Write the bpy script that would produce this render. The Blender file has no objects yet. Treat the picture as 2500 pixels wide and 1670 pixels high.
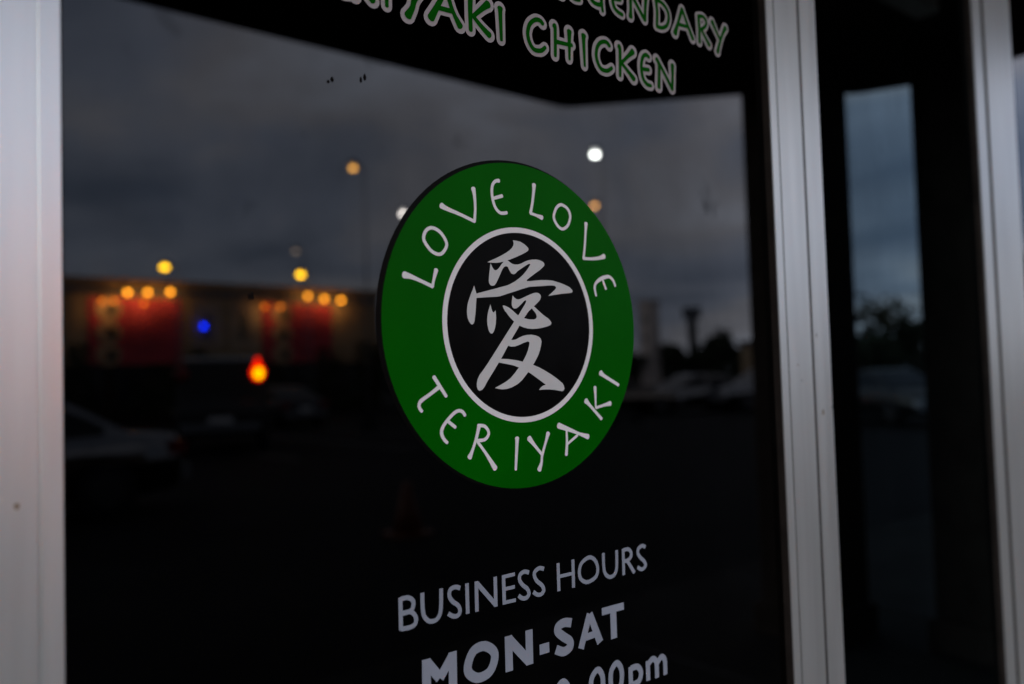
import bpy, bmesh, math, random
from mathutils import Vector, Matrix
from mathutils.geometry import tessellate_polygon

random.seed(7)
scene = bpy.context.scene
COL = scene.collection
R = math.radians

# ------------------------------------------------------------------ camera
CAM = Vector((0.0, -0.6, 1.4))
yaw, pitch, roll = R(50.8484), R(2.4139), R(-1.7015)
fwd = Vector((math.cos(pitch) * math.cos(yaw), math.cos(pitch) * math.sin(yaw), math.sin(pitch)))
rgt = Vector((math.sin(yaw), -math.cos(yaw), 0.0))
upv = rgt.cross(fwd)
crt = rgt * math.cos(roll) + upv * math.sin(roll)
cup = -rgt * math.sin(roll) + upv * math.cos(roll)
cd = bpy.data.cameras.new("camera")
cam = bpy.data.objects.new("camera", cd)
COL.objects.link(cam)
cam.matrix_world = Matrix(((crt.x, cup.x, -fwd.x, CAM.x), (crt.y, cup.y, -fwd.y, CAM.y),
                           (crt.z, cup.z, -fwd.z, CAM.z), (0, 0, 0, 1)))
cd.sensor_width = 36.0
cd.lens = 29.33
cd.clip_start = 0.02
cd.clip_end = 3000.0
cd.dof.use_dof = True
cd.dof.focus_distance = 0.77
cd.dof.aperture_fstop = 2.6
scene.camera = cam

# ------------------------------------------------------------------ world: dusk sky with broken cloud
SUN_EL, SUN_AZ = R(12.0), R(238.0)          # direction towards the sun, azimuth from +x
world = bpy.data.worlds.new("World")
scene.world = world
world.use_nodes = True
nt = world.node_tree
nt.nodes.clear()
def wn(t, **kw):
    n = nt.nodes.new(t)
    for k, v in kw.items():
        setattr(n, k, v)
    return n
out = wn("ShaderNodeOutputWorld")
bg = wn("ShaderNodeBackground")
bg.inputs["Strength"].default_value = 0.132
sky = wn("ShaderNodeTexSky", sky_type='NISHITA', sun_disc=False)
sky.sun_elevation = SUN_EL
sky.sun_rotation = math.pi / 2 - SUN_AZ
tc = wn("ShaderNodeTexCoord")
sep = wn("ShaderNodeSeparateXYZ")
nt.links.new(tc.outputs["Generated"], sep.inputs[0])
zc = wn("ShaderNodeMath", operation='MAXIMUM'); zc.inputs[1].default_value = 0.0
nt.links.new(sep.outputs[2], zc.inputs[0])
za = wn("ShaderNodeMath", operation='ADD'); za.inputs[1].default_value = 0.16
nt.links.new(zc.outputs[0], za.inputs[0])
dx = wn("ShaderNodeMath", operation='DIVIDE'); dy = wn("ShaderNodeMath", operation='DIVIDE')
nt.links.new(sep.outputs[0], dx.inputs[0]); nt.links.new(za.outputs[0], dx.inputs[1])
nt.links.new(sep.outputs[1], dy.inputs[0]); nt.links.new(za.outputs[0], dy.inputs[1])
cmb = wn("ShaderNodeCombineXYZ")
nt.links.new(dx.outputs[0], cmb.inputs[0]); nt.links.new(dy.outputs[0], cmb.inputs[1])
cmb.inputs[2].default_value = 6.3
n1 = wn("ShaderNodeTexNoise"); n1.inputs["Scale"].default_value = 0.85
n1.inputs["Detail"].default_value = 5.0; n1.inputs["Roughness"].default_value = 0.5
n1.inputs["Distortion"].default_value = 0.5
n2 = wn("ShaderNodeTexNoise"); n2.inputs["Scale"].default_value = 2.1
n2.inputs["Detail"].default_value = 3.0
nt.links.new(cmb.outputs[0], n1.inputs["Vector"]); nt.links.new(cmb.outputs[0], n2.inputs["Vector"])
r1 = wn("ShaderNodeValToRGB")            # thickness of the cloud: thin blue-grey gaps to pale grey layers
cr = r1.color_ramp
cr.elements[0].position = 0.34; cr.elements[0].color = (3.4, 4.2, 6.2, 1)
cr.elements[1].position = 0.68; cr.elements[1].color = (12.8, 13.9, 17.0, 1)
e = cr.elements.new(0.47); e.color = (6.1, 6.9, 9.2, 1)
e = cr.elements.new(0.56); e.color = (8.8, 8.9, 10.3, 1)
nt.links.new(n1.outputs["Fac"], r1.inputs[0])
r2 = wn("ShaderNodeMapRange"); r2.inputs["From Min"].default_value = 0.3; r2.inputs["From Max"].default_value = 0.7
r2.inputs["To Min"].default_value = 0.92; r2.inputs["To Max"].default_value = 1.09
nt.links.new(n2.outputs["Fac"], r2.inputs["Value"])
mul = wn("ShaderNodeMix", data_type='RGBA', blend_type='MULTIPLY'); mul.inputs[0].default_value = 1.0
nt.links.new(r1.outputs[0], mul.inputs[6]); nt.links.new(r2.outputs[0], mul.inputs[7])
mixs = wn("ShaderNodeMix", data_type='RGBA'); mixs.inputs[0].default_value = 0.88
nt.links.new(sky.outputs[0], mixs.inputs[6]); nt.links.new(mul.outputs[2], mixs.inputs[7])
nt.links.new(mixs.outputs[2], bg.inputs["Color"])
nt.links.new(bg.outputs[0], out.inputs[0])

# ------------------------------------------------------------------ sun: low, veiled by cloud
sd = bpy.data.lights.new("sun", 'SUN')
sd.energy = 1.25
sd.angle = R(20)
sd.color = (1.0, 0.965, 0.95)
sun = bpy.data.objects.new("sun", sd)
COL.objects.link(sun)
sdir = Vector((math.cos(SUN_EL) * math.cos(SUN_AZ), math.cos(SUN_EL) * math.sin(SUN_AZ), math.sin(SUN_EL)))
sun.rotation_euler = sdir.to_track_quat('Z', 'Y').to_euler()
sun.location = sdir * 60

vs = scene.view_settings
vs.view_transform = 'Standard'
vs.look = 'None'
vs.exposure = 0.0
vs.gamma = 1.0
vs.use_curve_mapping = False
scene.cycles.use_denoising = True
scene.cycles.sample_clamp_indirect = 0.0
scene.cycles.max_bounces = 8
scene.cycles.transparent_max_bounces = 12

# ------------------------------------------------------------------ materials
def new_mat(name):
    m = bpy.data.materials.new(name)
    m.use_nodes = True
    t = m.node_tree
    t.nodes.clear()
    o = t.nodes.new("ShaderNodeOutputMaterial")
    return m, t, o

def pbr(name, col, rough=0.6, metal=0.0, spec=0.5, var=0.0, scale=6.0, stretch=(1, 1, 1), bump=0.0,
        col2=None, rvar=0.0, detail=4.0, emit=None, estr=0.0):
    """Principled surface whose colour, roughness and fine relief vary with object-space noise."""
    m, t, o = new_mat(name)
    p = t.nodes.new("ShaderNodeBsdfPrincipled")
    p.inputs["Base Color"].default_value = (*col, 1)
    p.inputs["Roughness"].default_value = rough
    p.inputs["Metallic"].default_value = metal
    p.inputs["Specular IOR Level"].default_value = spec
    t.links.new(p.outputs[0], o.inputs[0])
    tc = t.nodes.new("ShaderNodeTexCoord")
    mp = t.nodes.new("ShaderNodeMapping")
    mp.inputs["Scale"].default_value = stretch
    nz = t.nodes.new("ShaderNodeTexNoise")
    nz.inputs["Scale"].default_value = scale
    nz.inputs["Detail"].default_value = detail
    t.links.new(tc.outputs["Object"], mp.inputs[0])
    t.links.new(mp.outputs[0], nz.inputs["Vector"])
    if var or col2:
        mx = t.nodes.new("ShaderNodeMix"); mx.data_type = 'RGBA'
        a = [c * (1 - var) for c in col]
        b = list(col2) if col2 else [min(1, c * (1 + var)) for c in col]
        mx.inputs[6].default_value = (*a, 1); mx.inputs[7].default_value = (*b, 1)
        rg = t.nodes.new("ShaderNodeMapRange")
        rg.inputs["From Min"].default_value = 0.3; rg.inputs["From Max"].default_value = 0.7
        t.links.new(nz.outputs["Fac"], rg.inputs["Value"])
        t.links.new(rg.outputs[0], mx.inputs[0])
        t.links.new(mx.outputs[2], p.inputs["Base Color"])
    if rvar:
        rr = t.nodes.new("ShaderNodeMapRange")
        rr.inputs["To Min"].default_value = max(0.02, rough - rvar); rr.inputs["To Max"].default_value = min(1, rough + rvar)
        t.links.new(nz.outputs["Fac"], rr.inputs["Value"])
        t.links.new(rr.outputs[0], p.inputs["Roughness"])
    if bump:
        bp = t.nodes.new("ShaderNodeBump")
        bp.inputs["Strength"].default_value = bump
        bp.inputs["Distance"].default_value = 0.002
        t.links.new(nz.outputs["Fac"], bp.inputs["Height"])
        t.links.new(bp.outputs[0], p.inputs["Normal"])
    if emit:
        p.inputs["Emission Color"].default_value = (*emit, 1)
        p.inputs["Emission Strength"].default_value = estr
    return m

def glow(name, col, strength):
    m, t, o = new_mat(name)
    e = t.nodes.new("ShaderNodeEmission")
    e.inputs[0].default_value = (*col, 1); e.inputs[1].default_value = strength
    t.links.new(e.outputs[0], o.inputs[0])
    return m

def glass(name, tint, refl, gain=1.0, dirt=0.3):
    """Dark tinted shop glass: Fresnel mirror outside, tinted view inside, faint smudges on the outer face."""
    m, t, o = new_mat(name)
    tr = t.nodes.new("ShaderNodeBsdfTransparent"); tr.inputs[0].default_value = (*tint, 1)
    gl = t.nodes.new("ShaderNodeBsdfGlossy"); gl.inputs["Color"].default_value = (*refl, 1)
    gl.inputs["Roughness"].default_value = 0.0
    fr = t.nodes.new("ShaderNodeFresnel"); fr.inputs[0].default_value = 1.5
    ge = t.nodes.new("ShaderNodeNewGeometry")
    inv = t.nodes.new("ShaderNodeMath"); inv.operation = 'SUBTRACT'; inv.inputs[0].default_value = 1.0
    t.links.new(ge.outputs["Backfacing"], inv.inputs[1])
    tc = t.nodes.new("ShaderNodeTexCoord")
    nz = t.nodes.new("ShaderNodeTexNoise"); nz.inputs["Scale"].default_value = 16.0; nz.inputs["Detail"].default_value = 2.0
    t.links.new(tc.outputs["Object"], nz.inputs["Vector"])
    rg = t.nodes.new("ShaderNodeMapRange")
    rg.inputs["From Min"].default_value = 0.66; rg.inputs["From Max"].default_value = 0.80
    rg.inputs["To Min"].default_value = gain; rg.inputs["To Max"].default_value = gain * (1 - dirt)
    t.links.new(nz.outputs["Fac"], rg.inputs["Value"])
    nb = t.nodes.new("ShaderNodeTexNoise"); nb.inputs["Scale"].default_value = 5.0; nb.inputs["Detail"].default_value = 6.0
    nb.inputs["Roughness"].default_value = 0.65
    mp = t.nodes.new("ShaderNodeMapping"); mp.inputs["Scale"].default_value = (1.6, 1.0, 0.7); mp.inputs["Rotation"].default_value = (0, 0.35, 0)
    t.links.new(tc.outputs["Object"], mp.inputs[0]); t.links.new(mp.outputs[0], nb.inputs["Vector"])
    rb = t.nodes.new("ShaderNodeMapRange"); rb.inputs["From Min"].default_value = 0.3; rb.inputs["From Max"].default_value = 0.7
    rb.inputs["To Min"].default_value = 0.85; rb.inputs["To Max"].default_value = 1.10
    t.links.new(nb.outputs["Fac"], rb.inputs["Value"])
    wipe = t.nodes.new("ShaderNodeMath"); wipe.operation = 'MULTIPLY'
    t.links.new(rg.outputs[0], wipe.inputs[0]); t.links.new(rb.outputs[0], wipe.inputs[1])
    m1 = t.nodes.new("ShaderNodeMath"); m1.operation = 'MULTIPLY'
    m2 = t.nodes.new("ShaderNodeMath"); m2.operation = 'MULTIPLY'; m2.use_clamp = True
    t.links.new(fr.outputs[0], m1.inputs[0]); t.links.new(inv.outputs[0], m1.inputs[1])
    t.links.new(m1.outputs[0], m2.inputs[0]); t.links.new(wipe.outputs[0], m2.inputs[1])
    mx = t.nodes.new("ShaderNodeMixShader")
    t.links.new(m2.outputs[0], mx.inputs[0]); t.links.new(tr.outputs[0], mx.inputs[1]); t.links.new(gl.outputs[0], mx.inputs[2])
    t.links.new(mx.outputs[0], o.inputs[0])
    return m

M = {}
M['alu'] = pbr('brushed_aluminium', (0.765, 0.79, 0.775), 0.33, 0.76, var=0.05, scale=5, stretch=(14, 14, 0.8), bump=0.015, rvar=0.06)
M['gasket'] = pbr('rubber_and_gap_shade', (0.016, 0.012, 0.010), 0.7, spec=0.15, var=0.4, scale=20)  # rubber black, also used as painted shade on bead returns and in gaps
M['door_glass'] = glass('door_glass', (0.03, 0.03, 0.03), (1, 1, 1), 1.02, 0.40)
M['side_glass'] = glass('side_glass', (0.04, 0.05, 0.05), (0.66, 0.86, 0.93), 1.15, 0.2)
M['end_glass'] = glass('end_glass', (0.08, 0.10, 0.10), (0.95, 0.97, 1.0), 1.0, 0.2)
M['vinyl_white'] = pbr('vinyl_white', (0.73, 0.72, 0.73), 0.45, spec=0.06, var=0.04, scale=30)
M['vinyl_green'] = pbr('vinyl_green', (0.0010, 0.090, 0.0010), 0.22, spec=0.02, var=0.12, scale=7)
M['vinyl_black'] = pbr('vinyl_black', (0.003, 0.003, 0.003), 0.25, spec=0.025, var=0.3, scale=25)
M['vinyl_ash'] = pbr('vinyl_ash', (0.54, 0.54, 0.54), 0.5, spec=0.06, var=0.05, scale=18)
M['vinyl_silver'] = pbr('vinyl_silver', (0.255, 0.28, 0.335), 0.5, spec=0.06, var=0.12, scale=12)
M['vinyl_grey'] = pbr('vinyl_grey', (0.33, 0.30, 0.31), 0.5, spec=0.06, var=0.07, scale=20)
M['vinyl_deep_green'] = pbr('vinyl_deep_green', (0.0015, 0.070, 0.0015), 0.45, spec=0.02, var=0.12, scale=20)
M['speck'] = pbr('dark_speck', (0.004, 0.003, 0.003), 0.6, spec=0.05, var=0.3, scale=300)
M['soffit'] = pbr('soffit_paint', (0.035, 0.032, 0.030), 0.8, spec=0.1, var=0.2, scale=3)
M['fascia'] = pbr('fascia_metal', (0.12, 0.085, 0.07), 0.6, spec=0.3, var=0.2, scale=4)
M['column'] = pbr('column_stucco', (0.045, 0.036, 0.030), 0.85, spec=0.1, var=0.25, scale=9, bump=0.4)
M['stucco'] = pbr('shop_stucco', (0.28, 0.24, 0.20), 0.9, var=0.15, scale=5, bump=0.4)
M['room'] = pbr('dark_interior', (0.02, 0.018, 0.016), 0.85, spec=0.1, var=0.3, scale=2)
M['room_floor'] = pbr('interior_floor', (0.03, 0.026, 0.022), 0.7, spec=0.1, var=0.3, scale=3)
M['counter'] = pbr('counter_wood', (0.06, 0.035, 0.02), 0.6, spec=0.2, var=0.3, scale=8, stretch=(1, 8, 8))
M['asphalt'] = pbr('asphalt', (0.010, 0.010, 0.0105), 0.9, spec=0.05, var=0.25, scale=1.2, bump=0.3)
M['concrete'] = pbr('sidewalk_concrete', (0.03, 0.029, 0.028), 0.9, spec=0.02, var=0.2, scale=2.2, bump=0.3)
M['paint'] = pbr('lot_paint', (0.10, 0.10, 0.095), 0.8, var=0.3, scale=7)
M['tan_wall'] = pbr('tan_wall', (0.42, 0.30, 0.17), 0.85, var=0.12, scale=1.3, bump=0.3)
M['red_panel'] = pbr('red_panel', (0.46, 0.045, 0.07), 0.7, var=0.2, scale=0.9)
M['tan_disc'] = pbr('tan_disc', (0.50, 0.34, 0.20), 0.8, var=0.2, scale=2.5)
M['dark_disc'] = pbr('dark_disc', (0.03, 0.03, 0.03), 0.7, var=0.3, scale=3)
M['cream_panel'] = pbr('cream_panel', (0.40, 0.32, 0.22), 0.8, var=0.2, scale=0.8)
M['panel_dark'] = pbr('panel_shape', (0.16, 0.15, 0.12), 0.8, var=0.2, scale=1.5)
M['grey_metal'] = pbr('grey_metal', (0.14, 0.145, 0.155), 0.6, spec=0.3, var=0.12, scale=3)
M['dark_metal'] = pbr('dark_metal', (0.025, 0.025, 0.027), 0.5, spec=0.3, var=0.2, scale=6)
M['galvanised'] = pbr('galvanised_steel', (0.30, 0.30, 0.31), 0.5, 0.4, var=0.1, scale=5)
M['shop_window'] = pbr('far_window', (0.012, 0.013, 0.015), 0.12, spec=0.3, var=0.2, scale=2)
M['bark'] = pbr('bark', (0.045, 0.035, 0.028), 0.9, var=0.3, scale=6, bump=0.5)
M['leaf'] = pbr('leaf', (0.035, 0.045, 0.022), 0.7, spec=0.2, var=0.45, scale=1.2)
M['leaf_dry'] = pbr('leaf_dry', (0.07, 0.06, 0.03), 0.7, spec=0.2, var=0.4, scale=1.2)
M['tyre'] = pbr('tyre_rubber', (0.015, 0.015, 0.016), 0.85, spec=0.2, var=0.2, scale=20)
M['rim'] = pbr('wheel_rim', (0.06, 0.06, 0.062), 0.4, 0.5, var=0.1, scale=15)
M['car_glass'] = pbr('car_glass', (0.008, 0.009, 0.01), 0.05, spec=0.25, var=0.2, scale=4)
M['red_lens'] = pbr('red_lens', (0.20, 0.012, 0.012), 0.25, var=0.15, scale=20)
M['lamp_lens'] = pbr('clear_lens', (0.5, 0.5, 0.5), 0.2, var=0.1, scale=20)
M['orange'] = pbr('orange_plastic', (0.13, 0.028, 0.006), 0.6, var=0.15, scale=6)
M['white_band'] = pbr('reflective_band', (0.6, 0.6, 0.58), 0.5, var=0.1, scale=8)
M['brown_wood'] = pbr('weathered_wood', (0.06, 0.045, 0.035), 0.9, var=0.3, scale=4, stretch=(6, 6, 0.5))
M['lower_wall'] = pbr('dark_wainscot', (0.03, 0.022, 0.018), 0.85, spec=0.1, var=0.2, scale=2)
M['cream_stone'] = pbr('cream_stone', (0.72, 0.62, 0.55), 0.85, var=0.1, scale=1.0)
M['rust'] = pbr('tan_fleck', (0.20, 0.13, 0.05), 0.7, var=0.3, scale=200)
M['glow_white'] = glow('lamp_white', (0.95, 1.0, 0.93), 170.0)
M['glow_warm'] = glow('lamp_warm_white', (1.0, 0.93, 0.86), 110.0)
M['glow_orange'] = glow('lamp_orange', (1.0, 0.46, 0.075), 70.0)
M['glow_soft'] = glow('lamp_soft_orange', (1.0, 0.46, 0.12), 60.0)
M['glow_yellow'] = glow('lamp_yellow', (1.0, 0.52, 0.004), 130.0)
M['glow_dim'] = glow('lamp_warming_up', (1.0, 0.75, 0.55), 7.0)
M['glow_globe'] = glow('globe_amber', (1.0, 0.34, 0.016), 150.0)
M['glow_globe_dim'] = glow('globe_deep_orange', (1.0, 0.21, 0.006), 45.0)
M['glow_blue'] = glow('sign_blue', (0.0, 0.022, 1.0), 130.0)
M['glow_red'] = glow('brake_red', (1.0, 0.012, 0.0), 40.0)
M['glow_amber'] = glow('signal_amber', (1.0, 0.42, 0.0), 75.0)

# ------------------------------------------------------------------ builders
def empty(name, loc, label=None, cat=None, group=None, rz=0.0):
    o = bpy.data.objects.new(name, None)
    o.empty_display_size = 0.1
    COL.objects.link(o)
    o.location = loc
    o.rotation_euler = (0, 0, rz)
    tag(o, label, cat, group)
    return o

def tag(o, label=None, cat=None, group=None, kind=None):
    if label: o["label"] = label
    if cat: o["category"] = cat
    if group: o["group"] = group
    if kind: o["kind"] = kind
    return o

def obj(name, verts, faces, mat, parent=None, smooth=False, flip=False, loc=None):
    me = bpy.data.meshes.new(name)
    if flip:
        faces = [tuple(reversed(f)) for f in faces]
    me.from_pydata([tuple(v) for v in verts], [], faces)
    me.validate()
    if smooth:
        me.polygons.foreach_set("use_smooth", [True] * len(me.polygons))
    me.materials.append(M[mat] if isinstance(mat, str) else mat)
    me.update()
    o = bpy.data.objects.new(name, me)
    COL.objects.link(o)
    if parent: o.parent = parent
    if loc: o.location = loc
    return o

class MB:
    """Collects primitive shapes into one mesh."""
    def __init__(self): self.v, self.f = [], []
    def add(self, v, f):
        n = len(self.v)
        self.v += [Vector(p) for p in v]
        self.f += [tuple(i + n for i in q) for q in f]
        return self
    def box(self, x0, x1, y0, y1, z0, z1, b=0.0):
        if b <= 0:
            v = [(x, y, z) for z in (z0, z1) for y in (y0, y1) for x in (x0, x1)]
            return self.add(v, [(0, 2, 3, 1), (4, 5, 7, 6), (0, 1, 5, 4), (2, 6, 7, 3), (0, 4, 6, 2), (1, 3, 7, 5)])
        pr = [(x0 + b, y0), (x1 - b, y0), (x1, y0 + b), (x1, y1 - b), (x1 - b, y1), (x0 + b, y1), (x0, y1 - b), (x0, y0 + b)]
        return self.prism(pr, z0, z1)
    def prism(self, pr, z0, z1):
        n = len(pr)
        v = [(x, y, z0) for x, y in pr] + [(x, y, z1) for x, y in pr]
        f = [(i, (i + 1) % n, n + (i + 1) % n, n + i) for i in range(n)]
        f += [tuple(range(n - 1, -1, -1)), tuple(range(n, 2 * n))]
        return self.add(v, f)
    def tube(self, pts, rad, n=10, cap=True):
        pts = [Vector(p) for p in pts]
        if not hasattr(rad, '__len__'): rad = [rad] * len(pts)
        rings = []
        a = None
        for i, p in enumerate(pts):
            d = (pts[min(i + 1, len(pts) - 1)] - pts[max(i - 1, 0)]).normalized()
            if a is None:
                a = d.orthogonal().normalized()
            else:
                a = (a - d * a.dot(d)).normalized()
            bb = d.cross(a)
            rings.append([p + (a * math.cos(2 * math.pi * k / n) + bb * math.sin(2 * math.pi * k / n)) * rad[i] for k in range(n)])
        v = [q for r in rings for q in r]
        f = []
        for i in range(len(pts) - 1):
            for k in range(n):
                f.append((i * n + k, i * n + (k + 1) % n, (i + 1) * n + (k + 1) % n, (i + 1) * n + k))
        if cap:
            f.append(tuple(range(n - 1, -1, -1)))
            f.append(tuple(range((len(pts) - 1) * n, len(pts) * n)))
        return self.add(v, f)
    def ball(self, c, rx, ry=None, rz=None, nu=14, nv=8):
        ry = ry or rx; rz = rz or rx
        c = Vector(c)
        v = [c + Vector((0, 0, -rz))]
        for j in range(1, nv):
            t = -math.pi / 2 + math.pi * j / nv
            for i in range(nu):
                a = 2 * math.pi * i / nu
                v.append(c + Vector((rx * math.cos(t) * math.cos(a), ry * math.cos(t) * math.sin(a), rz * math.sin(t))))
        v.append(c + Vector((0, 0, rz)))
        f = [(0, 1 + (i + 1) % nu, 1 + i) for i in range(nu)]
        for j in range(nv - 2):
            for i in range(nu):
                f.append((1 + j * nu + i, 1 + j * nu + (i + 1) % nu, 1 + (j + 1) * nu + (i + 1) % nu, 1 + (j + 1) * nu + i))
        L = len(v) - 1
        f += [(L, 1 + (nv - 2) * nu + i, 1 + (nv - 2) * nu + (i + 1) % nu) for i in range(nu)]
        return self.add(v, f)
    def lathe(self, prof, c=(0, 0, 0), n=20):
        c = Vector(c)
        v, f = [], []
        for r, z in prof:
            for k in range(n):
                a = 2 * math.pi * k / n
                v.append(c + Vector((r * math.cos(a), r * math.sin(a), z)))
        for i in range(len(prof) - 1):
            for k in range(n):
                f.append((i * n + k, i * n + (k + 1) % n, (i + 1) * n + (k + 1) % n, (i + 1) * n + k))
        f.append(tuple(range(n - 1, -1, -1)))
        f.append(tuple(range((len(prof) - 1) * n, len(prof) * n)))
        return self.add(v, f)
    def build(self, name, mat, parent=None, smooth=False, loc=None):
        return obj(name, self.v, self.f, mat, parent, smooth, loc=loc)

# flat vinyl shapes: points are (x, z) in metres on the door, facing the street (-y)
def resample(pts, closed, k=6):
    n = len(pts)
    if n < 3: return [tuple(p) for p in pts]
    res = []
    rng = n if closed else n - 1
    for i in range(rng):
        if closed:
            p0, p1, p2, p3 = pts[(i - 1) % n], pts[i], pts[(i + 1) % n], pts[(i + 2) % n]
        else:
            p0, p1, p2, p3 = pts[max(i - 1, 0)], pts[i], pts[i + 1], pts[min(i + 2, n - 1)]
        for s in range(k):
            t = s / k
            res.append(tuple(0.5 * ((2 * b) + (-a + c) * t + (2 * a - 5 * b + 4 * c - d) * t * t + (-a + 3 * b - 3 * c + d) * t ** 3)
                             for a, b, c, d in zip(p0, p1, p2, p3)))
    if not closed: res.append(tuple(pts[-1]))
    return res

def ribbon(mb, pts, closed, base, y, grow=0.0, round_cap=True):
    """A pen stroke: base width in mm times the node factor, plus grow on both sides."""
    P = resample(pts, closed)
    n = len(P)
    L, Rr = [], []
    for i in range(n):
        a = P[(i - 1) % n] if closed else P[max(i - 1, 0)]
        b = P[(i + 1) % n] if closed else P[min(i + 1, n - 1)]
        tx, tz = b[0] - a[0], b[1] - a[1]
        q = math.hypot(tx, tz) or 1.0
        tx, tz = tx / q, tz / q
        hw = P[i][2] * base / 2 + grow
        L.append((P[i][0] - tz * hw, P[i][1] + tx * hw)); Rr.append((P[i][0] + tz * hw, P[i][1] - tx * hw))
    v = [(x / 1000, y - 2e-6 * i, z / 1000) for i, (x, z) in enumerate(L)] + [(x / 1000, y - 2e-6 * i, z / 1000) for i, (x, z) in enumerate(Rr)]
    f = []
    for i in range(n if closed else n - 1):
        j = (i + 1) % n
        f.append((i, n + i, n + j, j))
    mb.add(v, f)
    if round_cap and not closed:
        for end in (0, n - 1):
            c = P[end]
            hw = c[2] * base / 2 + grow
            o = P[1] if end == 0 else P[n - 2]
            ang = math.atan2(c[1] - o[1], c[0] - o[0])
            K = 7
            yc = y + 6e-6 if end == 0 else y - 2e-6 * n - 6e-6
            cv = [(c[0] / 1000, yc, c[1] / 1000)]
            rr = 0.75 if grow == 0 else 1.0
            for s in range(K + 1):
                th = -math.pi / 2 + math.pi * s / K
                ca, sa = math.cos(th) * rr, math.sin(th)
                cv.append(((c[0] + hw * (ca * math.cos(ang) - sa * math.sin(ang))) / 1000, yc,
                           (c[1] + hw * (ca * math.sin(ang) + sa * math.cos(ang))) / 1000))
            mb.add(cv, [(0, s, s + 1) for s in range(1, K + 1)])

def face_street(o):
    """Turn every face of a flat vinyl mesh towards the street."""
    me = o.data
    bm = bmesh.new(); bm.from_mesh(me)
    for fc in bm.faces:
        fc.normal_update()
        if fc.normal.y > 0: fc.normal_flip()
    bm.to_mesh(me); bm.free()
    return o

def letter(strokes, base, y, mat, parent, origin, round_cap=True, grow=0.0, name='letter'):
    mb = MB()
    for i, (pts, closed) in enumerate(strokes):
        ribbon(mb, pts, closed, base, y - 0.00004 * i, grow, round_cap)
    v = [(p.x - origin[0], p.y - origin[1], p.z + CAM.z - origin[2]) for p in mb.v]
    return face_street(obj(name, v, mb.f, mat, parent))

def ring_mesh(name, cx, cz, r0, r1, y, mat, parent, origin, n=96):
    v, f = [], []
    for k in range(n):
        a = 2 * math.pi * k / n
        ca, sa = math.cos(a), math.sin(a)
        v.append((cx + r1 * ca - origin[0], y - origin[1], cz + r1 * sa - origin[2]))
        if r0 > 0: v.append((cx + r0 * ca - origin[0], y - origin[1], cz + r0 * sa - origin[2]))
    if r0 > 0:
        f = [(2 * k, 2 * ((k + 1) % n), 2 * ((k + 1) % n) + 1, 2 * k + 1) for k in range(n)]
    else:
        f = [tuple(range(n))]
    return face_street(obj(name, v, f, mat, parent))

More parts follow.
